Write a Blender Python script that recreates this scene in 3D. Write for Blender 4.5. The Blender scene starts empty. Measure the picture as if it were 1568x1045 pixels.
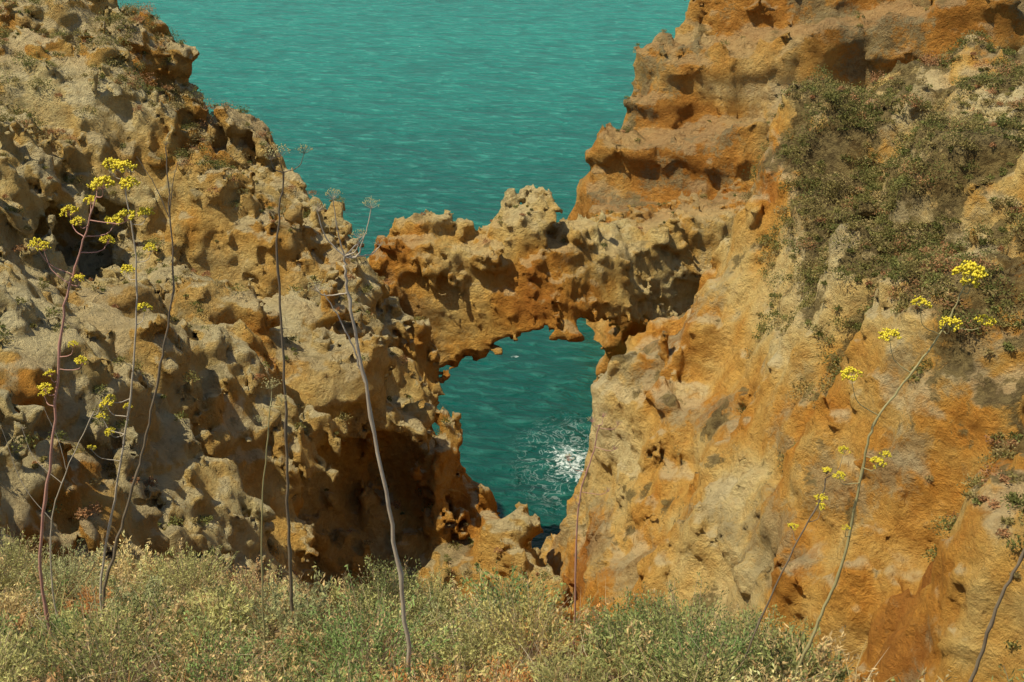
import bpy, math, random
import numpy as np
from mathutils import Vector
random.seed(7)
RS = np.random.RandomState(11)
scene = bpy.context.scene
LAT = RS.rand(64,64,64).astype(np.float32)

# ------------------------------------------------------------------ noise
def vnoise(x,y,z,s,seed=0):
    x=x/s+seed*7.31+1000; y=y/s+seed*3.77+1000; z=z/s+seed*5.13+1000
    xi=np.floor(x).astype(np.int32); yi=np.floor(y).astype(np.int32); zi=np.floor(z).astype(np.int32)
    fx=(x-xi).astype(np.float32); fy=(y-yi).astype(np.float32); fz=(z-zi).astype(np.float32)
    fx=fx*fx*(3-2*fx); fy=fy*fy*(3-2*fy); fz=fz*fz*(3-2*fz)
    x0=xi&63; x1=(xi+1)&63; y0=yi&63; y1=(yi+1)&63; z0=zi&63; z1=(zi+1)&63
    a=LAT[x0,y0,z0]*(1-fx)+LAT[x1,y0,z0]*fx
    b=LAT[x0,y1,z0]*(1-fx)+LAT[x1,y1,z0]*fx
    c=LAT[x0,y0,z1]*(1-fx)+LAT[x1,y0,z1]*fx
    d=LAT[x0,y1,z1]*(1-fx)+LAT[x1,y1,z1]*fx
    a=a*(1-fy)+b*fy; c=c*(1-fy)+d*fy
    return (a*(1-fz)+c*fz)*2-1
def fbm(x,y,z,s,seed=0,o=4,g=.55):
    r=0;a=1;t=0
    for i in range(o):
        r=r+a*vnoise(x,y,z,s/(2.03**i),seed+i*1.7); t+=a; a*=g
    return r/t*1.6
def blocks(x,y,z,s,seed):
    """jittered-cell rock blocks (boxy): random value of the nearest cell and distance to the joint"""
    x=x/s+200+seed; y=y/s+200; z=z/s+200
    x,y=x*.83+y*.56,y*.83-x*.56; z=z+.25*x
    bx=np.floor(x-.5).astype(np.int32); by=np.floor(y-.5).astype(np.int32); bz=np.floor(z-.5).astype(np.int32)
    f1=np.full(x.shape,9,np.float32); f2=f1.copy(); idv=np.zeros(x.shape,np.float32)
    for i in (0,1):
        for j in (0,1):
            for k in (0,1):
                cx=bx+i;cy=by+j;cz=bz+k
                a=cx&63;b=cy&63;c=cz&63
                jx=LAT[a,b,c]; jy=LAT[b,c,a]; jz=LAT[c,a,b]
                u=np.abs(x-cx-.5-(jx-.5)*.85);v=np.abs(y-cy-.5-(jy-.5)*.85);w=np.abs(z-cz-.5-(jz-.5)*.85)
                q=(.55*np.maximum(np.maximum(u,v),w)+.3*(u+v+w)).astype(np.float32)
                n=q<f1
                f2=np.where(n,f1,np.minimum(f2,q)); idv=np.where(n,LAT[(a*7+3)&63,(b*5+9)&63,(c*3+17)&63],idv); f1=np.where(n,q,f1)
    return idv,f2-f1
def sstep(v,a,b):
    t=np.clip((v-a)/(b-a),0,1); return t*t*(3-2*t)

def surface_nets(F,org,h):
    S=F>0
    nx,ny,nz=F.shape
    cnt=np.zeros((nx-1,ny-1,nz-1),np.uint8)
    offs=[(i,j,k) for i in (0,1) for j in (0,1) for k in (0,1)]
    for i,j,k in offs: cnt+=S[i:nx-1+i,j:ny-1+j,k:nz-1+k]
    act=(cnt>0)&(cnt<8)
    C=np.argwhere(act)
    vid=-np.ones(act.shape,np.int32); vid[act]=np.arange(len(C))
    V={o:F[C[:,0]+o[0],C[:,1]+o[1],C[:,2]+o[2]] for o in offs}
    acc=np.zeros((len(C),3)); n=np.zeros(len(C))
    for a in offs:
        for ax in range(3):
            if a[ax]==1: continue
            b=list(a); b[ax]=1; b=tuple(b)
            va,vb=V[a],V[b]; m=(va>0)!=(vb>0)
            t=np.where(m,va/np.where(m,va-vb,1),0)
            for q in range(3):
                acc[:,q]+=m*(a[q]+(t if q==ax else 0))
            n+=m
    P=(C+acc/n[:,None])*h+np.array(org)
    quads=[]
    for ax in range(3):
        o1,o2=[(1,2),(2,0),(0,1)][ax]
        sl0=[slice(None)]*3; sl1=[slice(None)]*3
        sl0[ax]=slice(0,-1); sl1[ax]=slice(1,None)
        a=S[tuple(sl0)]; b=S[tuple(sl1)]
        for flip,M in ((False,a&~b),(True,~a&b)):
            E=np.argwhere(M)
            E=E[(E[:,o1]>0)&(E[:,o2]>0)&(E[:,o1]<F.shape[o1]-1)&(E[:,o2]<F.shape[o2]-1)]
            def g(d1,d2):
                Q=E.copy(); Q[:,o1]-=d1; Q[:,o2]-=d2
                return vid[Q[:,0],Q[:,1],Q[:,2]]
            q=np.stack([g(1,1),g(0,1),g(0,0),g(1,0)],1)
            if flip: q=q[:,::-1]
            quads.append(q)
    Q=np.concatenate(quads)
    # keep only the main connected body (no floating crumbs)
    lab=np.arange(len(P)); e=np.concatenate([Q[:,[0,1]],Q[:,[1,2]],Q[:,[2,3]]])
    for it in range(40):
        m=np.minimum(lab[e[:,0]],lab[e[:,1]]); old=lab.copy()
        np.minimum.at(lab,e[:,0],m); np.minimum.at(lab,e[:,1],m)
        lab=lab[lab]; lab=lab[lab]
        if (lab==old).all(): break
    cnts=np.bincount(lab,minlength=len(P)); keep=cnts[lab]>1500
    new=np.cumsum(keep)-1
    Q=Q[keep[Q[:,0]]&keep[Q[:,1]]&keep[Q[:,2]]&keep[Q[:,3]]]
    return P[keep],new[Q]

def set_col(me,name,c3):
    at=me.color_attributes.new(name,'FLOAT_COLOR','POINT')
    c=np.ones((len(me.vertices),4),np.float32); c[:,:3]=c3
    at.data.foreach_set('color',c.ravel())
def make_mesh(name,P,Q,mat=None,smooth=True,col=None,parent=None):
    P=np.asarray(P,np.float32); Q=np.asarray(Q,np.int32)
    me=bpy.data.meshes.new(name)
    k=Q.shape[1]
    me.vertices.add(len(P)); me.vertices.foreach_set('co',P.ravel())
    me.loops.add(Q.size); me.loops.foreach_set('vertex_index',Q.ravel())
    me.polygons.add(len(Q)); me.polygons.foreach_set('loop_start',np.arange(len(Q),dtype=np.int32)*k)
    me.polygons.foreach_set('use_smooth',np.full(len(Q),smooth))
    me.update(calc_edges=True)
    if col is not None: set_col(me,'Col',col)
    ob=bpy.data.objects.new(name,me); scene.collection.objects.link(ob)
    if mat: me.materials.append(mat)
    if parent: ob.parent=parent
    return ob
def normals(me):
    no=np.empty(len(me.vertices)*3,np.float32); me.vertices.foreach_get('normal',no); return no.reshape(-1,3)

def smax(a,b,k):
    hh=np.clip(0.5+0.5*(a-b)/k,0,1)
    return b+(a-b)*hh+k*hh*(1-hh)

def rock_mass(name,bounds,h,prims,mat,seed,palette,warp=1.0,n6=.6,bil=.45,bz=.6,blk=((1.9,.55),(.75,.28)),kz=.8,fin=.12,strata=.3,flute=0.,
              cuts=(),tunnel=None,lift=-.3,up=(.25,.8),tint=None,zr=(10,30),bias=0.):
    (x0,x1),(y0,y1),(z0,z1)=bounds
    xs=np.arange(x0,x1,h,dtype=np.float32); ys=np.arange(y0,y1,h,dtype=np.float32); zs=np.arange(z0,z1,h,dtype=np.float32)
    X,Y,Z=np.meshgrid(xs,ys,zs,indexing='ij')
    WX=X+warp*vnoise(X,Y,Z*.7,5.0,seed); WY=Y+warp*vnoise(X,Y,Z*.7,5.0,seed+3)
    F=np.full(X.shape,-6,np.float32)
    for (ax,ay,az,bx,by,bz_,r,k) in prims:
        R=r+(max(az,bz_)+3)*k+2.5+warp
        i0=max(0,int((min(ax,bx)-R-x0)/h)); i1=min(len(xs),int((max(ax,bx)+R-x0)/h)+1)
        j0=max(0,int((min(ay,by)-R-y0)/h)); j1=min(len(ys),int((max(ay,by)+R-y0)/h)+1)
        if i1<=i0 or j1<=j0: continue
        k1=min(len(zs),int((max(az,bz_)+3-z0)/h)+1)
        sl=(slice(i0,i1),slice(j0,j1),slice(0,k1))
        px=WX[sl];py=WY[sl];pz=Z[sl]
        dx,dy=bx-ax,by-ay; L=dx*dx+dy*dy+1e-6
        t=np.clip(((px-ax)*dx+(py-ay)*dy)/L,0,1)
        dist=np.sqrt((px-ax-t*dx)**2+(py-ay-t*dy)**2)
        zt=az+(bz_-az)*t
        d1=(r+k*(zt-pz)-dist)/math.sqrt(1+k*k); d2=(zt-pz)*0.8
        d=-smax(-d1,-d2,.7)
        F[sl]=smax(F[sl],d,.6)
    for (cx,cy,cz,rx,ry,rz) in cuts:
        m=(np.abs(X-cx)<rx+2)&(np.abs(Y-cy)<ry+2)&(np.abs(Z-cz)<rz+2)
        q=np.sqrt(((X[m]-cx)/rx)**2+((Y[m]-cy)/ry)**2+((Z[m]-cz)/rz)**2)
        d=(q-1)*min(rx,ry,rz)
        F[m]=np.minimum(F[m],d)
    if tunnel:
        cx,cz,rx,rz,ya,yb=tunnel
        m=(Y>ya-1)&(Y<yb+1)
        q=np.sqrt(((WX[m]*.4+X[m]*.6-cx)/rx)**2+((Z[m]-cz)/rz)**2)
        d=(q-1)*min(rx,rz)
        e=np.maximum(ya-Y[m],Y[m]-yb)
        F[m]=np.minimum(F[m],np.maximum(d,e))
    del WX,WY
    B=np.abs(F)<1.9
    x,y,z=X[B],Y[B],Z[B]; del X,Y,Z
    n7=vnoise(x,y,z,6.0,seed+1)
    d=n6*n7+lift
    d+=bil*vnoise(x,y,z*bz,2.8,seed+2)
    d+=bil*.45*vnoise(x,y,z*bz,1.35,seed+13)
    wx=vnoise(x,y,z,1.1,seed+11); wy=vnoise(x,y,z,1.1,seed+12)
    ds=fin*.9*vnoise(x,y,z*.7,.62,seed+5)+fin*.8*vnoise(x,y,z,.33,seed+6)
    for q,(s,A) in enumerate(blk):
        idv,ed=blocks(x+wx*.14*s,y+wy*.14*s,(z+.35*n7)*kz+wy*.08*s,s,seed+q*5)
        ds+=A*(idv-.5)*2*.95*sstep(ed,-.04,.12)-A*.20*(1-sstep(ed,0,.09))
    d+=np.where(ds<0,.42*ds/(1-.6*ds),ds)      # rubble stands proud; hollows stay shallow
    zz=z+.7*n7+.25*wx
    d+=strata*(vnoise(x*.06,y*.06,zz,1.1,seed+7)+.5*vnoise(x*.1,y*.1,zz,.45,seed+8))
    if flute: d+=flute*(np.abs(vnoise(x,y,z*.15,1.4,seed+14))-.3)*2+flute*.5*vnoise(x,y,z*.25,.6,seed+15)
    F[B]+=d
    if tunnel:   # sea-cut opening stays clear of hanging fragments
        cx,cz,rx,rz,ya,yb=tunnel
        q2=np.sqrt((((xs-cx)/rx)**2)[:,None,None]+(((zs-cz)/rz)**2)[None,None,:])
        jm=np.nonzero((ys>ya+.8)&(ys<yb))[0]
        if len(jm): F[:,jm[0]:jm[-1]+1,:]=np.minimum(F[:,jm[0]:jm[-1]+1,:],(q2-1)*min(rx,rz)+.5)
    F[0]=F[-1]=-1; F[:,0]=F[:,-1]=-1; F[:,:,-1]=-1
    P,Q=surface_nets(F,(x0,y0,z0),h); del F
    ob=make_mesh(name,P,Q,mat)
    no=normals(ob.data); x,y,z=P[:,0],P[:,1],P[:,2]
    f=.5+bias+.42*fbm(x,y,z,7,seed+20,4)+.20*fbm(x*.08,y*.08,z+.6*vnoise(x,y,z,5,seed),2.0,seed+21,3)+.16*fbm(x,y,z*.18,1.1,seed+22,3)
    f+=.12*(np.clip((z-zr[0])/(zr[1]-zr[0]),0,1)-.5)*2
    pos=[p for p,_ in palette]
    col=np.stack([np.interp(f,pos,[c[i] for _,c in palette]) for i in range(3)],1)
    upm=no[:,2]+.55*fbm(x,y,z,1.6,seed+25,4)+.35*(np.clip((z-zr[0])/(zr[1]-zr[0]),0,1)-.5)
    li=.5+.5*fbm(x,y,z,2.6,seed+27,5,.65)
    vg=.5+.5*fbm(x,y,z,1.3,seed+30,4,.6)*1.0+.35*(no[:,2]-.75)
    if tint is not None: vg=vg+tint(x,y,z,no)
    set_col(ob.data,'Col',np.clip(col,.01,.8))
    set_col(ob.data,'Msk',np.stack([sstep(upm,up[0]-.2,up[1]+.2),li,vg],1))
    return ob

# ------------------------------------------------------------------ shader helpers
class NT:
    def __init__(s,name):
        s.mat=bpy.data.materials.new(name); s.mat.use_nodes=True
        s.t=s.mat.node_tree; s.n=s.t.nodes; s.n.clear()
        s.out=s.n.new('ShaderNodeOutputMaterial'); s.b=s.n.new('ShaderNodeBsdfPrincipled')
        s.L(s.b.outputs[0],s.out.inputs[0])
    def L(s,a,b): s.t.links.new(a,b)
    def set(s,sock,v):
        if isinstance(v,bpy.types.NodeSocket): s.L(v,sock)
        else: sock.default_value=v
    def noise(s,vec,scale,detail=6,rough=.55,dist=0):
        n=s.n.new('ShaderNodeTexNoise'); s.L(vec,n.inputs['Vector'])
        n.inputs['Scale'].default_value=scale; n.inputs['Detail'].default_value=detail
        n.inputs['Roughness'].default_value=rough; n.inputs['Distortion'].default_value=dist
        return n.outputs['Fac']
    def attr(s,name):
        a=s.n.new('ShaderNodeAttribute'); a.attribute_name=name; return a.outputs['Color']
    def m(s,op,a,b=0.0,c=0.0):
        n=s.n.new('ShaderNodeMath'); n.operation=op
        s.set(n.inputs[0],a); s.set(n.inputs[1],b)
        if op in('MULTIPLY_ADD',): s.set(n.inputs[2],c)
        return n.outputs[0]
    def vm(s,op,a,b):
        n=s.n.new('ShaderNodeVectorMath'); n.operation=op
        s.set(n.inputs[0],a); s.set(n.inputs[1],b); return n.outputs[0]
    def ss(s,v,lo,hi):
        n=s.n.new('ShaderNodeMapRange'); n.interpolation_type='SMOOTHSTEP'
        s.set(n.inputs[0],v); n.inputs[1].default_value=lo; n.inputs[2].default_value=hi
        return n.outputs[0]
    def mix(s,f,a,b,mode='MIX'):
        n=s.n.new('ShaderNodeMix'); n.data_type='RGBA'; n.blend_type=mode
        s.set(n.inputs[0],f)
        for i,v in ((6,a),(7,b)):
            if isinstance(v,tuple): v=(*v,1)
            s.set(n.inputs[i],v)
        return n.outputs[2]
    def ramp(s,f,stops):
        n=s.n.new('ShaderNodeValToRGB'); s.L(f,n.inputs[0]); e=n.color_ramp.elements
        e[0].position,e[0].color=stops[0][0],(*stops[0][1],1)
        e[1].position,e[1].color=stops[-1][0],(*stops[-1][1],1)
        for p,c in stops[1:-1]:
            q=e.new(p); q.color=(*c,1)
        return n.outputs[0]

def rock_mat(name,grey,lichen,grey_amt,lichen_amt,veg,bump=.22,soft=0.):
    T=NT(name)
    g=T.n.new('ShaderNodeNewGeometry'); pos=g.outputs['Position']
    col=T.attr('Col'); sep=T.n.new('ShaderNodeSeparateColor'); T.L(T.attr('Msk'),sep.inputs[0])
    nf=T.noise(pos,3.2,6,.72,.4); nf0=T.m('SUBTRACT',nf,.5)
    col=T.mix(T.ss(nf,.30,.60),T.mix(.42,col,(.62,.40,.25),'MULTIPLY'),col)
    up=T.ss(T.m('MULTIPLY_ADD',nf0,.9,sep.outputs[0]),.35-soft,.7+soft)
    col=T.mix(T.m('MULTIPLY',up,grey_amt),col,T.mix(T.ss(nf,.32,.54),tuple(c*.64 for c in grey),grey))
    lm=T.ss(T.m('MULTIPLY_ADD',nf0,.7,sep.outputs[1]),.58-soft*.3,.74+soft*.3)
    col=T.mix(T.m('MULTIPLY',lm,lichen_amt),col,T.mix(T.ss(nf,.35,.65),lichen,tuple(c*1.9 for c in lichen)))
    vm_=T.ss(T.m('MULTIPLY_ADD',nf0,1.0,sep.outputs[2]),.66,.82)
    col=T.mix(T.m('MULTIPLY',vm_,veg),col,T.mix(T.ss(nf,.4,.6),(.08,.055,.02),(.25,.18,.065)))
    T.L(col,T.b.inputs['Base Color']); T.b.inputs['Roughness'].default_value=.95
    T.b.inputs['Specular IOR Level'].default_value=.12
    h1=T.noise(pos,2.6,8,.76,.3)
    r1=T.m('ABSOLUTE',T.m('SUBTRACT',T.noise(pos,1.9,4,.6,.2),.5))
    hh=T.m('MULTIPLY_ADD',r1,-1.0,h1)
    b=T.n.new('ShaderNodeBump'); T.L(hh,b.inputs['Height']); b.inputs['Distance'].default_value=bump*2.2; b.inputs['Strength'].default_value=1
    T.L(b.outputs[0],T.b.inputs['Normal'])
    return T.mat

palL=[(.1,(.50,.20,.032)),(.30,(.68,.32,.055)),(.44,(.76,.45,.11)),(.58,(.80,.56,.19)),(.78,(.80,.65,.30))]
palR=[(.1,(.46,.19,.035)),(.32,(.66,.31,.052)),(.46,(.72,.41,.095)),(.60,(.76,.53,.18)),(.80,(.78,.62,.29))]
palF=[(.1,(.42,.18,.03)),(.36,(.60,.28,.055)),(.52,(.66,.36,.085)),(.7,(.66,.44,.15)),(.9,(.66,.50,.24))]
matL=rock_mat('weathered_limestone',(.80,.68,.385),(.32,.22,.095),.68,.36,.5,.32)
matA=rock_mat('arch_limestone',(.78,.60,.30),(.26,.19,.09),.5,.4,.45,.28)
matR=rock_mat('ochre_limestone',(.72,.60,.34),(.24,.19,.10),.6,.65,.9,.20,.12)
matF=rock_mat('far_ochre_limestone',(.52,.40,.21),(.17,.14,.07),.5,.75,.7,.26,.05)

# ------------------------------------------------------------------ rock masses (metres, sea level z=0)
TUN=(2.4,6.4,8.8,9.9,48.5,82)
left=[
 (-30,63,31.2,-22,60,30.5,3,.25),(-22,60,30.2,-18.2,60,29.2,2,.22),(-18.1,60,28.8,-16.2,60,27.8,1.5,.2),
 (-15.9,60,26.6,-14.1,60,24.7,1.2,.2),(-13.8,59.5,24.3,-10.9,58.5,23.2,1.2,.2),(-10.7,58.5,23.1,-9.1,57.5,21.9,1.0,.15),
 (-9.0,57,21.7,-8.3,56.5,21.1,.9,.06),
 (-24,54,30,-18,53,29,2.5,.3),(-18,53,28.8,-15.3,52.5,28.0,1.6,.3),
 (-14.6,53,26.3,-12.7,51.5,25.2,1.4,.35),(-12.6,51,25,-10.3,50.5,23.3,1.2,.4),
 (-10.5,52,22.5,-8.6,51,21,1.6,.35),(-8.3,50,20.8,-7.0,46.5,20.2,1.2,.4),
 (-7,53,18.3,-5.5,52,18,1.3,.3),(-5.6,47,18.3,-4.9,46,17.8,1.1,.3),
 (-4.6,45.5,17.2,-3.1,45,16.6,1.1,.3),(-4.2,43.5,15.4,-1.9,44,15.0,1.1,.3),(-2,43.7,14.8,0,43.1,14.4,1.1,.3),
 (.1,43,14.1,1.7,41.4,12.8,1.0,.25),(-3,42,13.4,0,41,12.3,1.2,.3),(-5,42.5,17,-3.5,42,15.2,1,.3),
 (-22,48,24,-16,46,22.5,3,.4),(-13,44,22.5,-10,45,21.8,2.2,.5),
 (-13.2,38.5,25.2,-11.6,38.5,25.2,.8,.3),(-11.2,41.5,24.0,-10.2,42,23.5,.8,.35),(-12,35,25.2,-10,38,23.6,1.4,.5),
 (-14,32.5,27.6,-13.7,32.2,27.4,.5,.15),(-12.9,32.3,27.2,-12.5,32.2,27.0,.5,.15),(-11.6,32.4,26.3,-11.5,32.3,26.2,.4,.15),(-13.8,31,26,-11.6,31,25.8,.9,.45),
 (-10.5,36,21.8,-8.8,38.5,20.8,1.5,.45),(-8.6,40.5,20.8,-7,43,20.4,1.5,.3),(-8.4,39.2,20.2,-5.6,40.4,19.8,1.3,.1),
 (-6.5,41.5,19.3,-4.6,43.0,18,1.3,.15),
 (-11.4,29,23.8,-10,31.5,22.6,1.6,.5),(-12,25,26,-11.4,27.5,25,1.6,.5),(-12,20,28,-12.2,24,27.8,2,.45),
 (-9.4,31,19.8,-8.6,34,18.8,1.2,.4),(-8.8,34,17.8,-8.5,36,17.4,1.0,.25),
 (-20,40,25,-16,30,27,4,.5),(-26,50,28,-22,36,27,6,.4),
]
NOTCH=(-6.95,56.5,21.2,.5,6,2.6)
rock_mass('limestone_cliff',((-27,4),(18,64),(-.6,33)),.155,left,matL,3,palL,warp=.7,bil=.42,n6=.5,blk=((2.3,.42),(1.1,.40),(.55,.30)),kz=.75,fin=.20,strata=.24,flute=.08,
          cuts=[(-5.0,38.2,14.8,3.0,5.6,4.3),(-2.4,40.2,13.6,.8,2.0,.9),(-18,47.6,23.2,4.5,2.4,2.0),(-11.5,47.5,22.8,2.2,1.6,1.2),NOTCH],
          tunnel=TUN,lift=-.33,zr=(12,29),bias=-.03,up=(.38,.92))
arch=[
 (-8.0,57.2,19.2,-5.6,57,19.9,2.0,.12),(-5.4,57,20.3,-4.2,57,21.1,1.2,.25),(-4,57,20.4,-1.4,57.2,19.9,1.8,.15),
 (-.2,57.4,21.4,1.2,57.6,21.7,1.1,.3),(2,57.8,20.5,4.2,58.8,19.5,1.5,.12),(3.2,58.5,20.6,3.5,58.6,20.9,.6,.2),(4,59.2,19.2,7,62,18.9,1.7,.10),(6,62,19.2,12,65,19.8,2.0,.1),
]
rock_mass('rock_arch',((-11,13),(51,68),(-.6,24.5)),.15,arch,matA,26,palL,warp=.3,n6=.2,bil=.28,blk=((1.9,.32),(.9,.32),(.45,.22)),kz=.8,fin=.15,strata=.2,
          cuts=[(2.15,58,20.3,.52,4,.55),NOTCH],tunnel=(2.5,5.9,9.2,10.2,40,82),lift=-.18,zr=(8,24),bias=-.10,up=(.45,1.0))
far=[
 (7.0,65.4,18.6,34,61,21,2.2,.10),(6.8,69,22.3,34,66,25.5,2.3,.15),(7.5,70.8,24,9.4,71.5,25.4,1.2,.2),(9.5,72.9,26.2,36,69,31,2.3,.13),
 (13,76.2,29.0,40,73,34.5,2.3,.13),(16.5,81,32.5,46,80,37,4,.2),(23,92,34,44,92,38,7,.3),
]
rock_mass('limestone_cliff.001',((-1,44),(55,98),(-.6,38)),.27,far,matF,40,palF,warp=.6,n6=.4,bil=.28,bz=.35,blk=((3.4,.38),(1.5,.36),(.75,.26)),kz=.9,fin=.16,strata=.26,flute=.26,
          tunnel=TUN,lift=-.3,zr=(12,34))
right=[
 (5.5,45,20.0,7.3,43.6,22.2,1.9,.10),(8.0,43.7,23.4,9.1,44.7,25.2,1.2,.2),(9.4,45,25.5,10.9,45.5,27.4,1.2,.3),
 (11.0,45.5,27.7,13,45.5,29.6,1.5,.35),(13,45.5,29.6,28,44,31.2,2.6,.3),
 (10.6,39.5,25.8,11.4,43,27.3,1.4,.5),(8.8,40.5,23.4,9.5,38.4,24.0,1.2,.28),
 (12,36,27.5,16,33,29.4,2.3,.45),(16,38,30.0,26,36,31.4,4,.4),
 (11.4,31,27.6,13,29.5,28.4,1.9,.28),(13,29.5,28.4,18,26,29.8,2.5,.3),
 (10.2,36.7,21.0,12.5,33.5,22.3,1.5,.28),(7.1,41.5,19.6,8.1,38.0,20.4,1.9,.16),
 (6.0,39.6,15.2,7.6,34.5,16.4,1.6,.22),(9.4,29,21.3,11,26,21.8,1.8,.32),(13,23,26.3,20,19,29.8,3.6,.26),
 (4.7,38.0,12.4,5.4,36,13,1.2,.3),(20,30,29.8,28,30,31,6,.3),
]
rt=lambda x,y,z,no: .32*sstep(z-.25*(x-8)-.05*(y-30),21.5,24.5)*sstep(x,9.0,10.4)+.40*np.exp(-((x-(8.6+.28*(z-18)))/1.4)**2)*sstep(z,13,17)*sstep(y,33,35)
rock_mass('limestone_cliff.002',((1,23),(16,55),(-.6,33)),.155,right,matR,60,palR,warp=.7,n6=.4,bil=.26,bz=.4,blk=((2.8,.28),(1.2,.25),(.6,.18)),kz=.6,fin=.11,strata=.14,flute=.26,
          lift=-.28,tint=rt,zr=(14,30),up=(.5,1.0),bias=.04)

# ------------------------------------------------------------------ sea
T=NT('sea_water')
g=T.n.new('ShaderNodeNewGeometry'); pos=g.outputs['Position']
rot=T.n.new('ShaderNodeVectorRotate'); rot.rotation_type='Z_AXIS'; rot.inputs['Angle'].default_value=.22; T.L(pos,rot.inputs['Vector'])
w0=T.vm('MULTIPLY',rot.outputs[0],(.48,1.0,1.0))
n1=T.noise(w0,.30,3,.55,.6); n2=T.noise(w0,.95,6,.64,.5); nb=T.noise(pos,.022,3,.5)
h=T.m('MULTIPLY_ADD',n2,.7,n1)
sp=T.n.new('ShaderNodeSeparateXYZ'); T.L(pos,sp.inputs[0])
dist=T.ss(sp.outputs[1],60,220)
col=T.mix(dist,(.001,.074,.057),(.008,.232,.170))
col=T.mix(T.ss(nb,.35,.7),T.mix(.6,col,(.6,.80,.82),'MULTIPLY'),col)
col=T.mix(T.m('MULTIPLY',T.ss(n2,.48,.70),T.m('MULTIPLY_ADD',dist,.34,.26)),col,(.08,.39,.29))
col=T.mix(T.m('MULTIPLY',T.ss(n1,.55,.35),.38),col,(.0,.068,.054))
def foam(cx,cy,rx,ry,lo,hi,la):
    q=T.vm('MULTIPLY',T.vm('SUBTRACT',pos,(cx,cy,0)),(1/rx,1/ry,0))
    ln=T.n.new('ShaderNodeVectorMath'); ln.operation='LENGTH'; T.L(q,ln.inputs[0]); r=ln.outputs['Value']
    a=T.noise(pos,1.3,7,.75,2.0)
    b=T.m('ADD',T.ss(r,1.2,.2),T.m('MULTIPLY',T.m('SUBTRACT',a,.5),4.5))
    core=T.m('MULTIPLY',T.ss(b,lo,hi),T.ss(r,1.3,.8))
    a2=T.noise(pos,.5,5,.6,2.0)
    lace=T.m('MULTIPLY',T.ss(T.m('ABSOLUTE',T.m('SUBTRACT',a2,.5)),.022,.0),T.ss(r,2.0,.9))
    return T.m('MAXIMUM',core,T.m('MULTIPLY',lace,la))
fm=T.m('MAXIMUM',foam(3.8,70.9,2.3,4.0,.74,1.3,.32),foam(.3,87,.6,.4,.9,1.2,0))
cap=T.m('MULTIPLY',T.ss(T.noise(w0,.9,6,.7,.8),.70,.76),.6)
fm=T.m('MAXIMUM',fm,cap)
col=T.mix(fm,col,(.72,.80,.74))
T.L(col,T.b.inputs['Base Color']); T.b.inputs['IOR'].default_value=1.33
T.L(T.m('MULTIPLY_ADD',fm,.5,.25),T.b.inputs['Roughness']); T.b.inputs['Specular IOR Level'].default_value=.18
bp=T.n.new('ShaderNodeBump'); T.L(h,bp.inputs['Height']); bp.inputs['Strength'].default_value=1; bp.inputs['Distance'].default_value=1.4
T.L(bp.outputs[0],T.b.inputs['Normal'])
make_mesh('sea',[(-4000,-3000,0),(4000,-3000,0),(4000,6000,0),(-4000,6000,0)],[(0,1,2,3)],T.mat)

# ------------------------------------------------------------------ foreground hillside
def edge(x): 
    return np.interp(x,[-12,-3.5,-2,-1.3,-.5,.8,1.3,1.7,2.2,3.2,12],[9.0,8.6,8.0,7.3,7.2,6.9,6.4,5.6,4.6,3.4,2.0])
def gz(x,y):
    x=np.asarray(x,float); y=np.asarray(y,float)
    e=edge(x); z=38.02-.47*y
    over=np.maximum(0,y-e)
    z=z-over*1.5-.4*np.minimum(over,1)
    return np.where(y<0,38.02-.12*y,z)+.13*vnoise(x,y,x*0,.9,5)+.04*vnoise(x,y,x*0,.3,6)
gx=np.linspace(-16,14,260); gy=np.linspace(-6,26,300)
GX,GY=np.meshgrid(gx,gy,indexing='ij'); GZ=gz(GX.ravel(),GY.ravel())
idx=np.arange(GX.size).reshape(GX.shape)
Q=np.stack([idx[:-1,:-1],idx[1:,:-1],idx[1:,1:],idx[:-1,1:]],-1).reshape(-1,4)
T=NT('dry_soil'); g=T.n.new('ShaderNodeNewGeometry'); pos=g.outputs['Position']
c=T.ramp(T.noise(pos,2.5,6,.65),[(.3,(.08,.05,.02)),(.5,(.18,.11,.045)),(.7,(.32,.22,.10))])
T.L(c,T.b.inputs['Base Color']); T.b.inputs['Roughness'].default_value=1
bp=T.n.new('ShaderNodeBump'); T.L(T.noise(pos,14,6,.7),bp.inputs['Height']); bp.inputs['Distance'].default_value=.06; T.L(bp.outputs[0],T.b.inputs['Normal'])
make_mesh('hillside_ground',np.stack([GX.ravel(),GY.ravel(),GZ],1),Q,T.mat)

# ------------------------------------------------------------------ foliage
T=NT('foliage'); at=T.attr('Col')
T.L(at,T.b.inputs['Base Color']); T.b.inputs['Roughness'].default_value=.75; T.b.inputs['Specular IOR Level'].default_value=.2
tr=T.n.new('ShaderNodeBsdfTranslucent'); T.L(at,tr.inputs[0])
mx=T.n.new('ShaderNodeMixShader'); mx.inputs[0].default_value=.3; T.L(T.b.outputs[0],mx.inputs[1]); T.L(tr.outputs[0],mx.inputs[2]); T.L(mx.outputs[0],T.out.inputs[0])
FOL=T.mat
def unit(v): return v/(np.linalg.norm(v,axis=1,keepdims=True)+1e-9)
def leaf_quads(C,D,ln,wd,col):
    n=len(C); S=unit(np.cross(D,RS.normal(size=(n,3))))
    ln=ln[:,None]; wd=wd[:,None]
    P=np.stack([C-D*ln*.5,C+S*wd*.5,C+D*ln*.5,C-S*wd*.5],1).reshape(-1,3)
    return P,np.arange(4*n).reshape(-1,4),np.repeat(col,4,axis=0)
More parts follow.
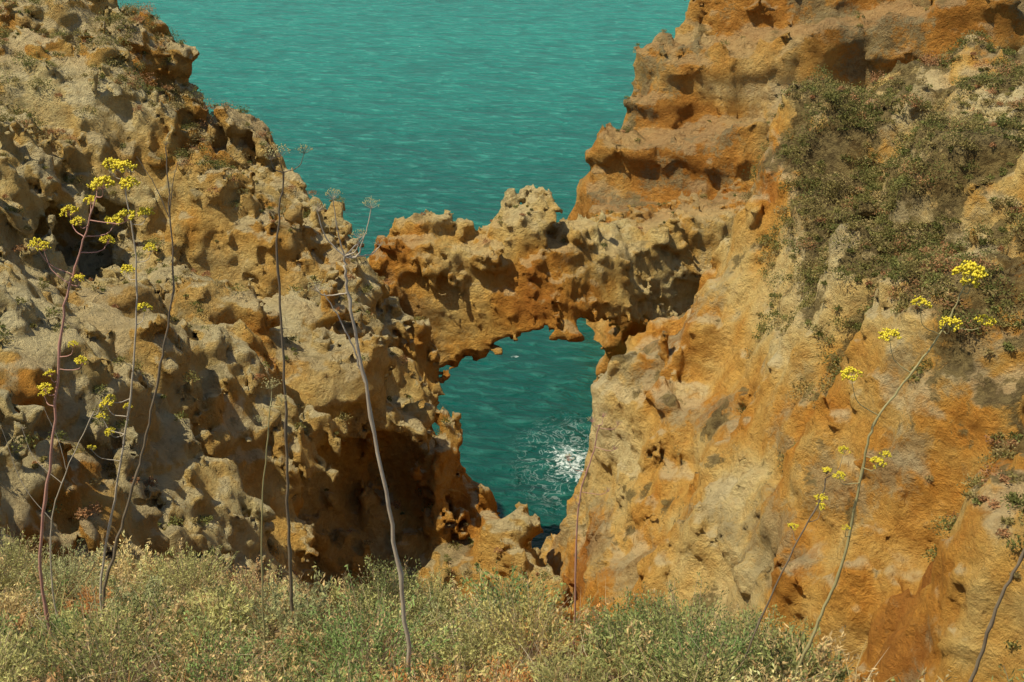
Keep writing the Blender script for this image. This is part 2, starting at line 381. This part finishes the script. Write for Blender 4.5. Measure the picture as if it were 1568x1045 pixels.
class Acc:
    def __init__(s): s.P=[];s.Q=[];s.C=[];s.n=0
    def add(s,P,Q,C): s.P.append(P); s.Q.append(Q+s.n); s.C.append(C); s.n+=len(P)
    def make(s,name): return make_mesh(name,np.concatenate(s.P),np.concatenate(s.Q),FOL,False,np.concatenate(s.C))
def shrub(acc,base,rad,hgt,col,nsh=130,nl=26,ll=.022,lw=.007,dry=.1,sc=(.42,.31,.19),outer=.45):
    """many shoots from a common base, leaves along the outer part of each shoot"""
    az=RS.rand(nsh)*6.283; el=np.arccos(1-RS.rand(nsh)*.98)
    D=np.stack([np.sin(el)*np.cos(az)*rad,np.sin(el)*np.sin(az)*rad,(np.cos(el)*.85+.2)*hgt],1)*(.66+.42*RS.rand(nsh))[:,None]
    L=np.linalg.norm(D,axis=1); U=D/L[:,None]
    B=np.array(base)+RS.normal(size=(nsh,3))*np.array([rad*.12,rad*.12,.0])
    tip=B+D
    S=unit(np.cross(U,RS.normal(size=(nsh,3))))*.0026
    P=np.stack([B-S,B+S,tip+S*.4,tip-S*.4],1).reshape(-1,3)
    acc.add(P,np.arange(4*nsh).reshape(-1,4),np.repeat(np.tile(np.array(sc),(nsh,1)),4,axis=0))
    t=1-RS.rand(nsh,nl)**1.3*outer
    C=B[:,None]+D[:,None]*t[...,None]+RS.normal(size=(nsh,nl,3))*.013
    C=C.reshape(-1,3); n=len(C)
    LD=unit(np.repeat(U,nl,axis=0)+RS.normal(size=(n,3))*.7)
    shoot=np.repeat(RS.normal(size=(nsh,1))*.22,nl,axis=0)
    cc=np.array(col)*(1+shoot+RS.normal(size=(n,1))*.18)
    m=np.repeat(RS.rand(nsh)<dry,nl); cc[m]=np.array([.64,.45,.2])*(1+RS.normal(size=(m.sum(),1))*.2)
    acc.add(*leaf_quads(C,LD,ll*(.6+.8*RS.rand(n)),lw*(.7+.6*RS.rand(n)),np.clip(cc,.01,.85)))
acc=Acc()
# sage, olive, yellow-green, fresh green, rust fern, straw, grey-green, brown
PAL=[(.45,.42,.15),(.32,.33,.11),(.56,.48,.16),(.22,.30,.09),(.70,.33,.10),(.72,.54,.23),(.44,.44,.19),(.52,.31,.13)]
placed=[]
for i in range(1700):
    x=RS.uniform(-5.2,3.4); y=RS.uniform(4.0,9.0); s=RS.uniform(.45,1.5)
    if y>edge(x)+.05: continue
    if any((x-a)**2+(y-b)**2<(.19*(s+c))**2 for a,b,c in placed): continue
    placed.append((x,y,s)); z=float(gz(x,y))
    p=vnoise(np.array([x]),np.array([y]),np.array([0.]),1.0,9)[0]
    if p>.0: k=[4,0,5,7,2][RS.randint(5)]
    elif p<-.35: k=[3,1,0][RS.randint(3)]
    else: k=[0,1,3,6,5,4][RS.randint(6)]
    if .2<x<1.7 and y>5.2: k=[3,1,0,6][RS.randint(4)]
    if -.3<x<.6 and 5.4<y<6.9 and RS.rand()<.5: k=4
    if k in (4,7): s*=.85
    shrub(acc,(x,y,z-.03),.36*s,.38*s,np.array(PAL[k])*RS.uniform(.75,1.15),nsh=int(120*s)+20,nl=26,dry=RS.choice([.04,.15,.4]),
          ll=RS.uniform(.018,.040),lw=RS.uniform(.006,.012),outer=RS.uniform(.35,.6))
for (x,y,r,hh,c) in [(1.05,6.3,.45,.52,PAL[1]),(.75,6.5,.40,.46,PAL[3]),(1.4,5.8,.36,.42,PAL[1]),(-.85,7.1,.36,.54,PAL[1]),(-.5,7.1,.3,.46,PAL[0]),
                     (-3.4,8.0,.45,.50,PAL[6]),(-2.4,7.8,.42,.46,PAL[0]),(-3.9,8.1,.4,.52,PAL[0]),(1.0,5.5,.4,.42,PAL[3])]:
    shrub(acc,(x,y,float(gz(x,y))-.03),r,hh,c,nsh=320,nl=30,dry=.07)
acc.make('coastal_shrubs')
acc=Acc(); n=9000
x=RS.uniform(-5.2,4.2,n); y=RS.uniform(3.8,9,n); m=y<edge(x)+.2; x,y=x[m],y[m]; n=len(x)
B=np.stack([x,y,gz(x,y)],1); D=unit(np.stack([RS.normal(size=n)*.6,RS.normal(size=n)*.6,np.ones(n)],1)); L=RS.uniform(.08,.50,n)
mid=B+D*(L*.6)[:,None]; tip=mid+unit(D+RS.normal(size=(n,3))*.5)*(L*.4)[:,None]
S=unit(np.cross(D,RS.normal(size=(n,3))))*.0019
cols=np.array([(.7,.54,.26),(.6,.47,.2),(.78,.66,.42),(.4,.4,.12),(.64,.32,.12)])[RS.randint(0,5,n)]
P=np.stack([B-S,B+S,mid+S*.8,mid-S*.8],1).reshape(-1,3); acc.add(P,np.arange(4*n).reshape(-1,4),np.repeat(cols,4,axis=0))
P=np.stack([mid-S*.8,mid+S*.8,tip+S*.15,tip-S*.15],1).reshape(-1,3); acc.add(P,np.arange(4*n).reshape(-1,4),np.repeat(cols,4,axis=0))
acc.make('dry_grass')

# scrub growing on the cliffs
acc=Acc()
def scrub(ob,num,rng,thr,size,dens_fn=None,seed=1,cols=None,nthr=.05,dens=1.):
    me=ob.data; nv=len(me.vertices)
    co=np.empty(nv*3,np.float32); me.vertices.foreach_get('co',co); co=co.reshape(-1,3)
    no=normals(me)
    ns=vnoise(co[:,0],co[:,1],co[:,2],1.7,seed)
    m=(no[:,2]>thr)&(co[:,2]>rng)&(ns>nthr)
    if dens_fn is not None: m&=dens_fn(co)
    idx=np.nonzero(m)[0]
    if len(idx)==0: return
    idx=RS.choice(idx,min(num,len(idx)),replace=False)
    for i in idx:
        s=size*(.35+1.1*RS.rand()**2); n=int(260*(.15+s)*dens)
        v=unit(RS.normal(size=(n,3))); v[:,2]=np.abs(v[:,2])*.8
        sh=RS.uniform(.8,1.2,3)
        C=co[i]+v*(s*(.35+.65*RS.rand(n)))[:,None]*sh+no[i]*.03
        c=np.array(cols[RS.randint(len(cols))])*(1+RS.normal(size=(n,1))*.22)
        acc.add(*leaf_quads(C,unit(v+RS.normal(size=(n,3))*.8),.085*(.5+.8*RS.rand(n)),.035*(.6+.8*RS.rand(n)),np.clip(c,.01,.7)))
SC=[(.20,.18,.05),(.27,.22,.07),(.34,.26,.10),(.15,.155,.04),(.40,.21,.09),(.20,.20,.055)]
O=bpy.data.objects
scrub(O['limestone_cliff.002'],3100,22.4,.40,.36,lambda c:(c[:,0]>9.8),2,SC,-.3)
scrub(O['limestone_cliff.002'],850,13,.05,.44,lambda c:(np.abs(c[:,0]-(8.6+.28*(c[:,2]-18)))<1.4)&(c[:,1]>32),6,SC[:4],-.5)
scrub(O['limestone_cliff'],900,12,.55,.26,None,3,SC)
scrub(O['limestone_cliff'],480,24,.5,.55,lambda c:c[:,1]>48,13,SC,-.15)
scrub(O['rock_arch'],25,16,.6,.22,None,4,SC)
scrub(O['limestone_cliff.001'],350,16,.5,.36,None,5,SC)
acc.make('cliff_scrub')

# ------------------------------------------------------------------ flower stalks
def simple_mat(name,c1,c2,scale=20,rough=.7):
    T=NT(name); g=T.n.new('ShaderNodeNewGeometry')
    T.L(T.mix(T.noise(g.outputs['Position'],scale,4,.6),c1,c2),T.b.inputs['Base Color']); T.b.inputs['Roughness'].default_value=rough
    return T.mat
M_pink=simple_mat('reddish_stem',(.40,.16,.13),(.58,.35,.25)); M_grey=simple_mat('grey_dry_stem',(.32,.25,.17),(.64,.55,.40))
M_dark=simple_mat('dark_dry_stem',(.09,.065,.045),(.26,.20,.12)); M_olive=simple_mat('olive_stem',(.26,.22,.08),(.44,.39,.18))
M_yel=simple_mat('yellow_umbel',(.56,.45,.02),(.80,.64,.03),60); M_dry=simple_mat('dry_umbel',(.34,.27,.10),(.52,.46,.19),60)
def catmull(pts,sub=8):
    p=[np.array(q,float) for q in pts]; p=[2*p[0]-p[1]]+p+[2*p[-1]-p[-2]]; out=[]
    for i in range(1,len(p)-2):
        for j in range(sub):
            t=j/sub; a,b,c,d=p[i-1:i+3]
            out.append(.5*((2*b)+(-a+c)*t+(2*a-5*b+4*c-d)*t*t+(-a+3*b-3*c+d)*t**3))
    out.append(p[-2]); return np.array(out)
def tube(pts,r0,r1,V,Fc,sides=7,sub=8,knob=True):
    C=catmull(pts,sub); n=len(C)
    if n>12: C[1:-1]+=RS.normal(size=(n-2,3))*r0*.3
    base=len(V)
    for i in range(n):
        d=C[min(i+1,n-1)]-C[max(i-1,0)]; d/=np.linalg.norm(d)+1e-9
        a=np.cross(d,(0.3,1,0.1)); a/=np.linalg.norm(a); b=np.cross(d,a)
        r=r0+(r1-r0)*i/(n-1)
        if knob and i%9==4: r*=1.35
        for s in range(sides):
            t=6.2832*s/sides; V.append(C[i]+r*(a*math.cos(t)+b*math.sin(t)))
    for i in range(n-1):
        for s in range(sides):
            s2=(s+1)%sides; Fc.append((base+i*sides+s,base+i*sides+s2,base+(i+1)*sides+s2,base+(i+1)*sides+s))
def octa(c,r,V,Fc):
    b=len(V)
    for d in ((1,0,0),(0,1,0),(-1,0,0),(0,-1,0),(0,0,1),(0,0,-1)): V.append(np.array(c)+r*np.array(d)*random.uniform(.7,1.2))
    for i in range(4):
        j=(i+1)%4; Fc.append((b+i,b+j,b+4)); Fc.append((b+j,b+i,b+5))
def tri_mesh(name,V,Fc,mat,parent):
    me=bpy.data.meshes.new(name); me.from_pydata([tuple(v) for v in V],[],Fc); me.materials.append(mat)
    for p in me.polygons: p.use_smooth=True
    ob=bpy.data.objects.new(name,me); scene.collection.objects.link(ob); ob.parent=parent; return ob
def fennel(name,y,stem,r0,r1,mat,umbels,umat,branches=()):
    e=bpy.data.objects.new(name,None); scene.collection.objects.link(e)
    lean=random.uniform(-.15,.15)
    z0=stem[0][1]; f=lambda x,z:(x,y+lean*(z-z0)*.3,z)
    gr=float(gz(stem[0][0],y))-.05
    pts=([f(stem[0][0],gr)] if stem[0][1]>gr+.02 else [])+[f(*p) for p in stem]
    V=[];Fc=[]; tube(pts,r0,r1,V,Fc)
    SP=catmull(pts,12)
    for br in branches: tube([f(*p) for p in br],r1*1.1,r1*.5,V,Fc,5,knob=False)
    UV=[];UF=[]; yel=umat is M_yel
    for (ux,uz,s) in umbels:
        s*=1.35 if yel else 1.2
        c=np.array(f(ux,uz))+np.array([0,random.uniform(-.08,.08),0])
        cand=SP[(SP[:,2]<c[2]-.04)]
        foot=c-np.array([0,0,s*.7])
        if len(cand):
            a=cand[np.argmin(np.linalg.norm((cand-c)*np.array([1,1,.55]),axis=1))]
            mid=(a+c)/2+np.array([(c[0]-a[0])*.22,0,-.02])
            if np.linalg.norm(a-foot)>.03: tube([a,mid-(c-foot)*.4,foot],r1*.8,r1*.4,V,Fc,5,6,False)
        nr=int(14+s*260)
        for q in range(nr):
            az=random.uniform(0,6.283); rr=math.sqrt(random.random())*s
            tip=foot+np.array([rr*math.cos(az),rr*math.sin(az),s*(1.1-.6*(rr/s)**2)*random.uniform(.8,1.1)])
            tube([foot,(foot+tip)/2+np.array([0,0,-.002]),tip],.0007,.0005,V,Fc,3,2,False)
            for w in range(5 if yel else 2):
                octa(tip+np.random.normal(size=3)*s*.11,s*.13 if yel else s*.07,UV,UF)
    tri_mesh('stem',V,Fc,mat,e)
    if UV: tri_mesh('umbels',UV,UF,umat,e)
np.random.seed(3)
fennel('giant_fennel',6.5,[(-2.85,35.6),(-2.66,36.4),(-2.46,37.27),(-2.345,37.58),(-2.19,37.95)],.011,.004,M_pink,
  [(-2.13,38.05,.042),(-2.03,37.87,.038),(-2.36,37.86,.034),(-2.52,37.72,.03),(-2.53,37.66,.03),(-2.14,37.80,.036),(-2.24,37.92,.028),(-2.40,37.0,.03),(-2.61,36.86,.03),
   (-2.2,38.0,.032),(-2.18,37.70,.03),(-2.34,37.5,.026),(-2.58,36.93,.024),(-2.66,36.78,.024),(-2.42,37.12,.02),(-2.28,37.84,.028)],M_yel)
fennel('giant_fennel.001',6.6,[(-2.54,35.4),(-2.36,36.1),(-2.19,36.79),(-2.09,37.46),(-2.10,37.98)],.009,.0035,M_grey,
  [(-2.09,37.22,.032),(-2.01,37.58,.03),(-2.157,37.45,.032),(-2.09,38.06,.042),(-2.02,37.78,.036),(-2.06,37.98,.04),(-2.16,38.07,.036),(-2.36,36.64,.03),(-2.33,36.5,.026),(-2.4,36.55,.022),
   (-2.30,36.72,.024),(-2.25,36.6,.02),(-2.45,36.4,.02)],M_yel)
fennel('dry_flower_stalk',6.5,[(-2.49,35.4),(-2.3,35.95),(-2.15,36.37),(-1.98,36.95),(-1.864,37.39),(-1.833,37.79),(-1.817,38.2)],.011,.003,M_dark,
  [(-1.82,38.22,.02)],M_dry,[[(-1.833,37.79),(-1.89,37.98),(-1.976,38.15)],[(-1.83,37.85),(-1.80,38.0),(-1.76,38.12)]])
fennel('dry_flower_stalk.001',6.5,[(-1.344,35.3),(-1.32,36.0),(-1.271,36.79),(-1.251,37.65),(-1.184,38.1)],.0125,.004,M_dark,
  [(-1.184,38.24,.05),(-1.07,38.23,.035),(-1.24,38.2,.03)],M_dry)
fennel('dry_flower_stalk.002',5.5,[(-.547,35.79),(-.603,36.555),(-.697,37.355),(-.751,37.82),(-.755,38.0)],.0135,.005,M_grey,
  [(-.861,38.25,.035),(-.785,38.31,.035),(-.6275,38.25,.035),(-.677,38.13,.03),(-.884,37.88,.04),(-.60,38.05,.02)],M_dry,
  [[(-.697,37.36),(-.76,37.6),(-.86,37.82)],[(-.755,38.0),(-.70,38.0),(-.66,38.1)]])
fennel('giant_fennel.002',6.0,[(-1.424,35.36),(-1.373,36.24),(-1.272,36.95)],.007,.003,M_olive,
  [(-1.272,37.05,.045),(-1.2,37.02,.03),(-1.33,36.9,.025)],M_dry)
fennel('giant_fennel.003',6.6,[(.392,35.0),(.3955,35.955),(.4643,36.31),(.508,36.54)],.007,.003,M_pink,
  [(.33,36.34,.028),(.458,36.61,.03),(.61,36.58,.026),(.566,36.13,.024),(.528,36.6,.026),(.377,36.08,.02),(.594,36.44,.02)],M_dry)
fennel('giant_fennel.004',5.0,[(1.3656,35.96),(1.45,36.33),(1.527,36.69),(1.559,37.21),(1.581,37.405),(1.697,37.63),(1.819,37.87),(1.8725,38.06)],.0085,.003,M_olive,
  [(1.865,38.14,.046),(1.90,38.12,.034),(1.677,38.01,.028),(1.830,37.90,.032),(1.964,37.92,.028),(1.604,37.82,.032),(1.454,37.65,.034),(1.60,37.24,.026),(1.448,37.16,.02),(1.9,38.07,.03),(1.50,36.9,.014),(1.63,37.28,.018)],M_yel)
fennel('giant_fennel.005',5.5,[(1.169,35.5),(1.389,36.24),(1.549,36.67),(1.562,36.78)],.006,.0028,M_dark,
  [(1.438,36.47,.02),(1.574,36.58,.02),(1.529,36.72,.022),(1.568,36.82,.022),(1.66,36.9,.022)],M_yel)
fennel('dry_flower_stalk.003',5.0,[(2.1,35.4),(2.237,35.96),(2.30,36.365),(2.387,36.69),(2.5,37.1)],.011,.006,M_dark,[(2.5,37.2,.03)],M_dry)
fennel('dry_flower_stalk.004',6.8,[(-2.92,35.3),(-2.86,35.75),(-2.72,36.1),(-2.5,36.5)],.006,.0025,M_grey,[(-2.98,36.36,.02),(-2.48,36.54,.02)],M_dry,
  [[(-2.86,35.75),(-3.0,36.0),(-3.08,36.42)],[(-2.72,36.1),(-2.74,36.3),(-2.80,36.52)]])

# ------------------------------------------------------------------ light, sky, camera
D=Vector((-.40,-.20,.88)).normalized()
sun=bpy.data.lights.new('sun','SUN'); sun.energy=5.0; sun.angle=math.radians(.5); sun.color=(1,.925,.74)
so=bpy.data.objects.new('sun',sun); scene.collection.objects.link(so); so.rotation_euler=D.to_track_quat('Z','Y').to_euler()
w=bpy.data.worlds.new('World'); scene.world=w; w.use_nodes=True
nt=w.node_tree; sky=nt.nodes.new('ShaderNodeTexSky'); sky.sky_type='NISHITA'; sky.sun_disc=False
sky.sun_elevation=math.asin(D.z); sky.sun_rotation=math.atan2(D.x,D.y)
bg=nt.nodes['Background']; bg.inputs[1].default_value=.11; nt.links.new(sky.outputs[0],bg.inputs[0])
cam=bpy.data.cameras.new('camera'); cam.lens=45; cam.sensor_width=36; cam.clip_end=12000; cam.clip_start=.1
co=bpy.data.objects.new('camera',cam); scene.collection.objects.link(co); co.location=(0,0,40); co.rotation_euler=(math.radians(66),0,0)
scene.camera=co
scene.view_settings.view_transform='Standard'; scene.view_settings.look='None'; scene.view_settings.exposure=0
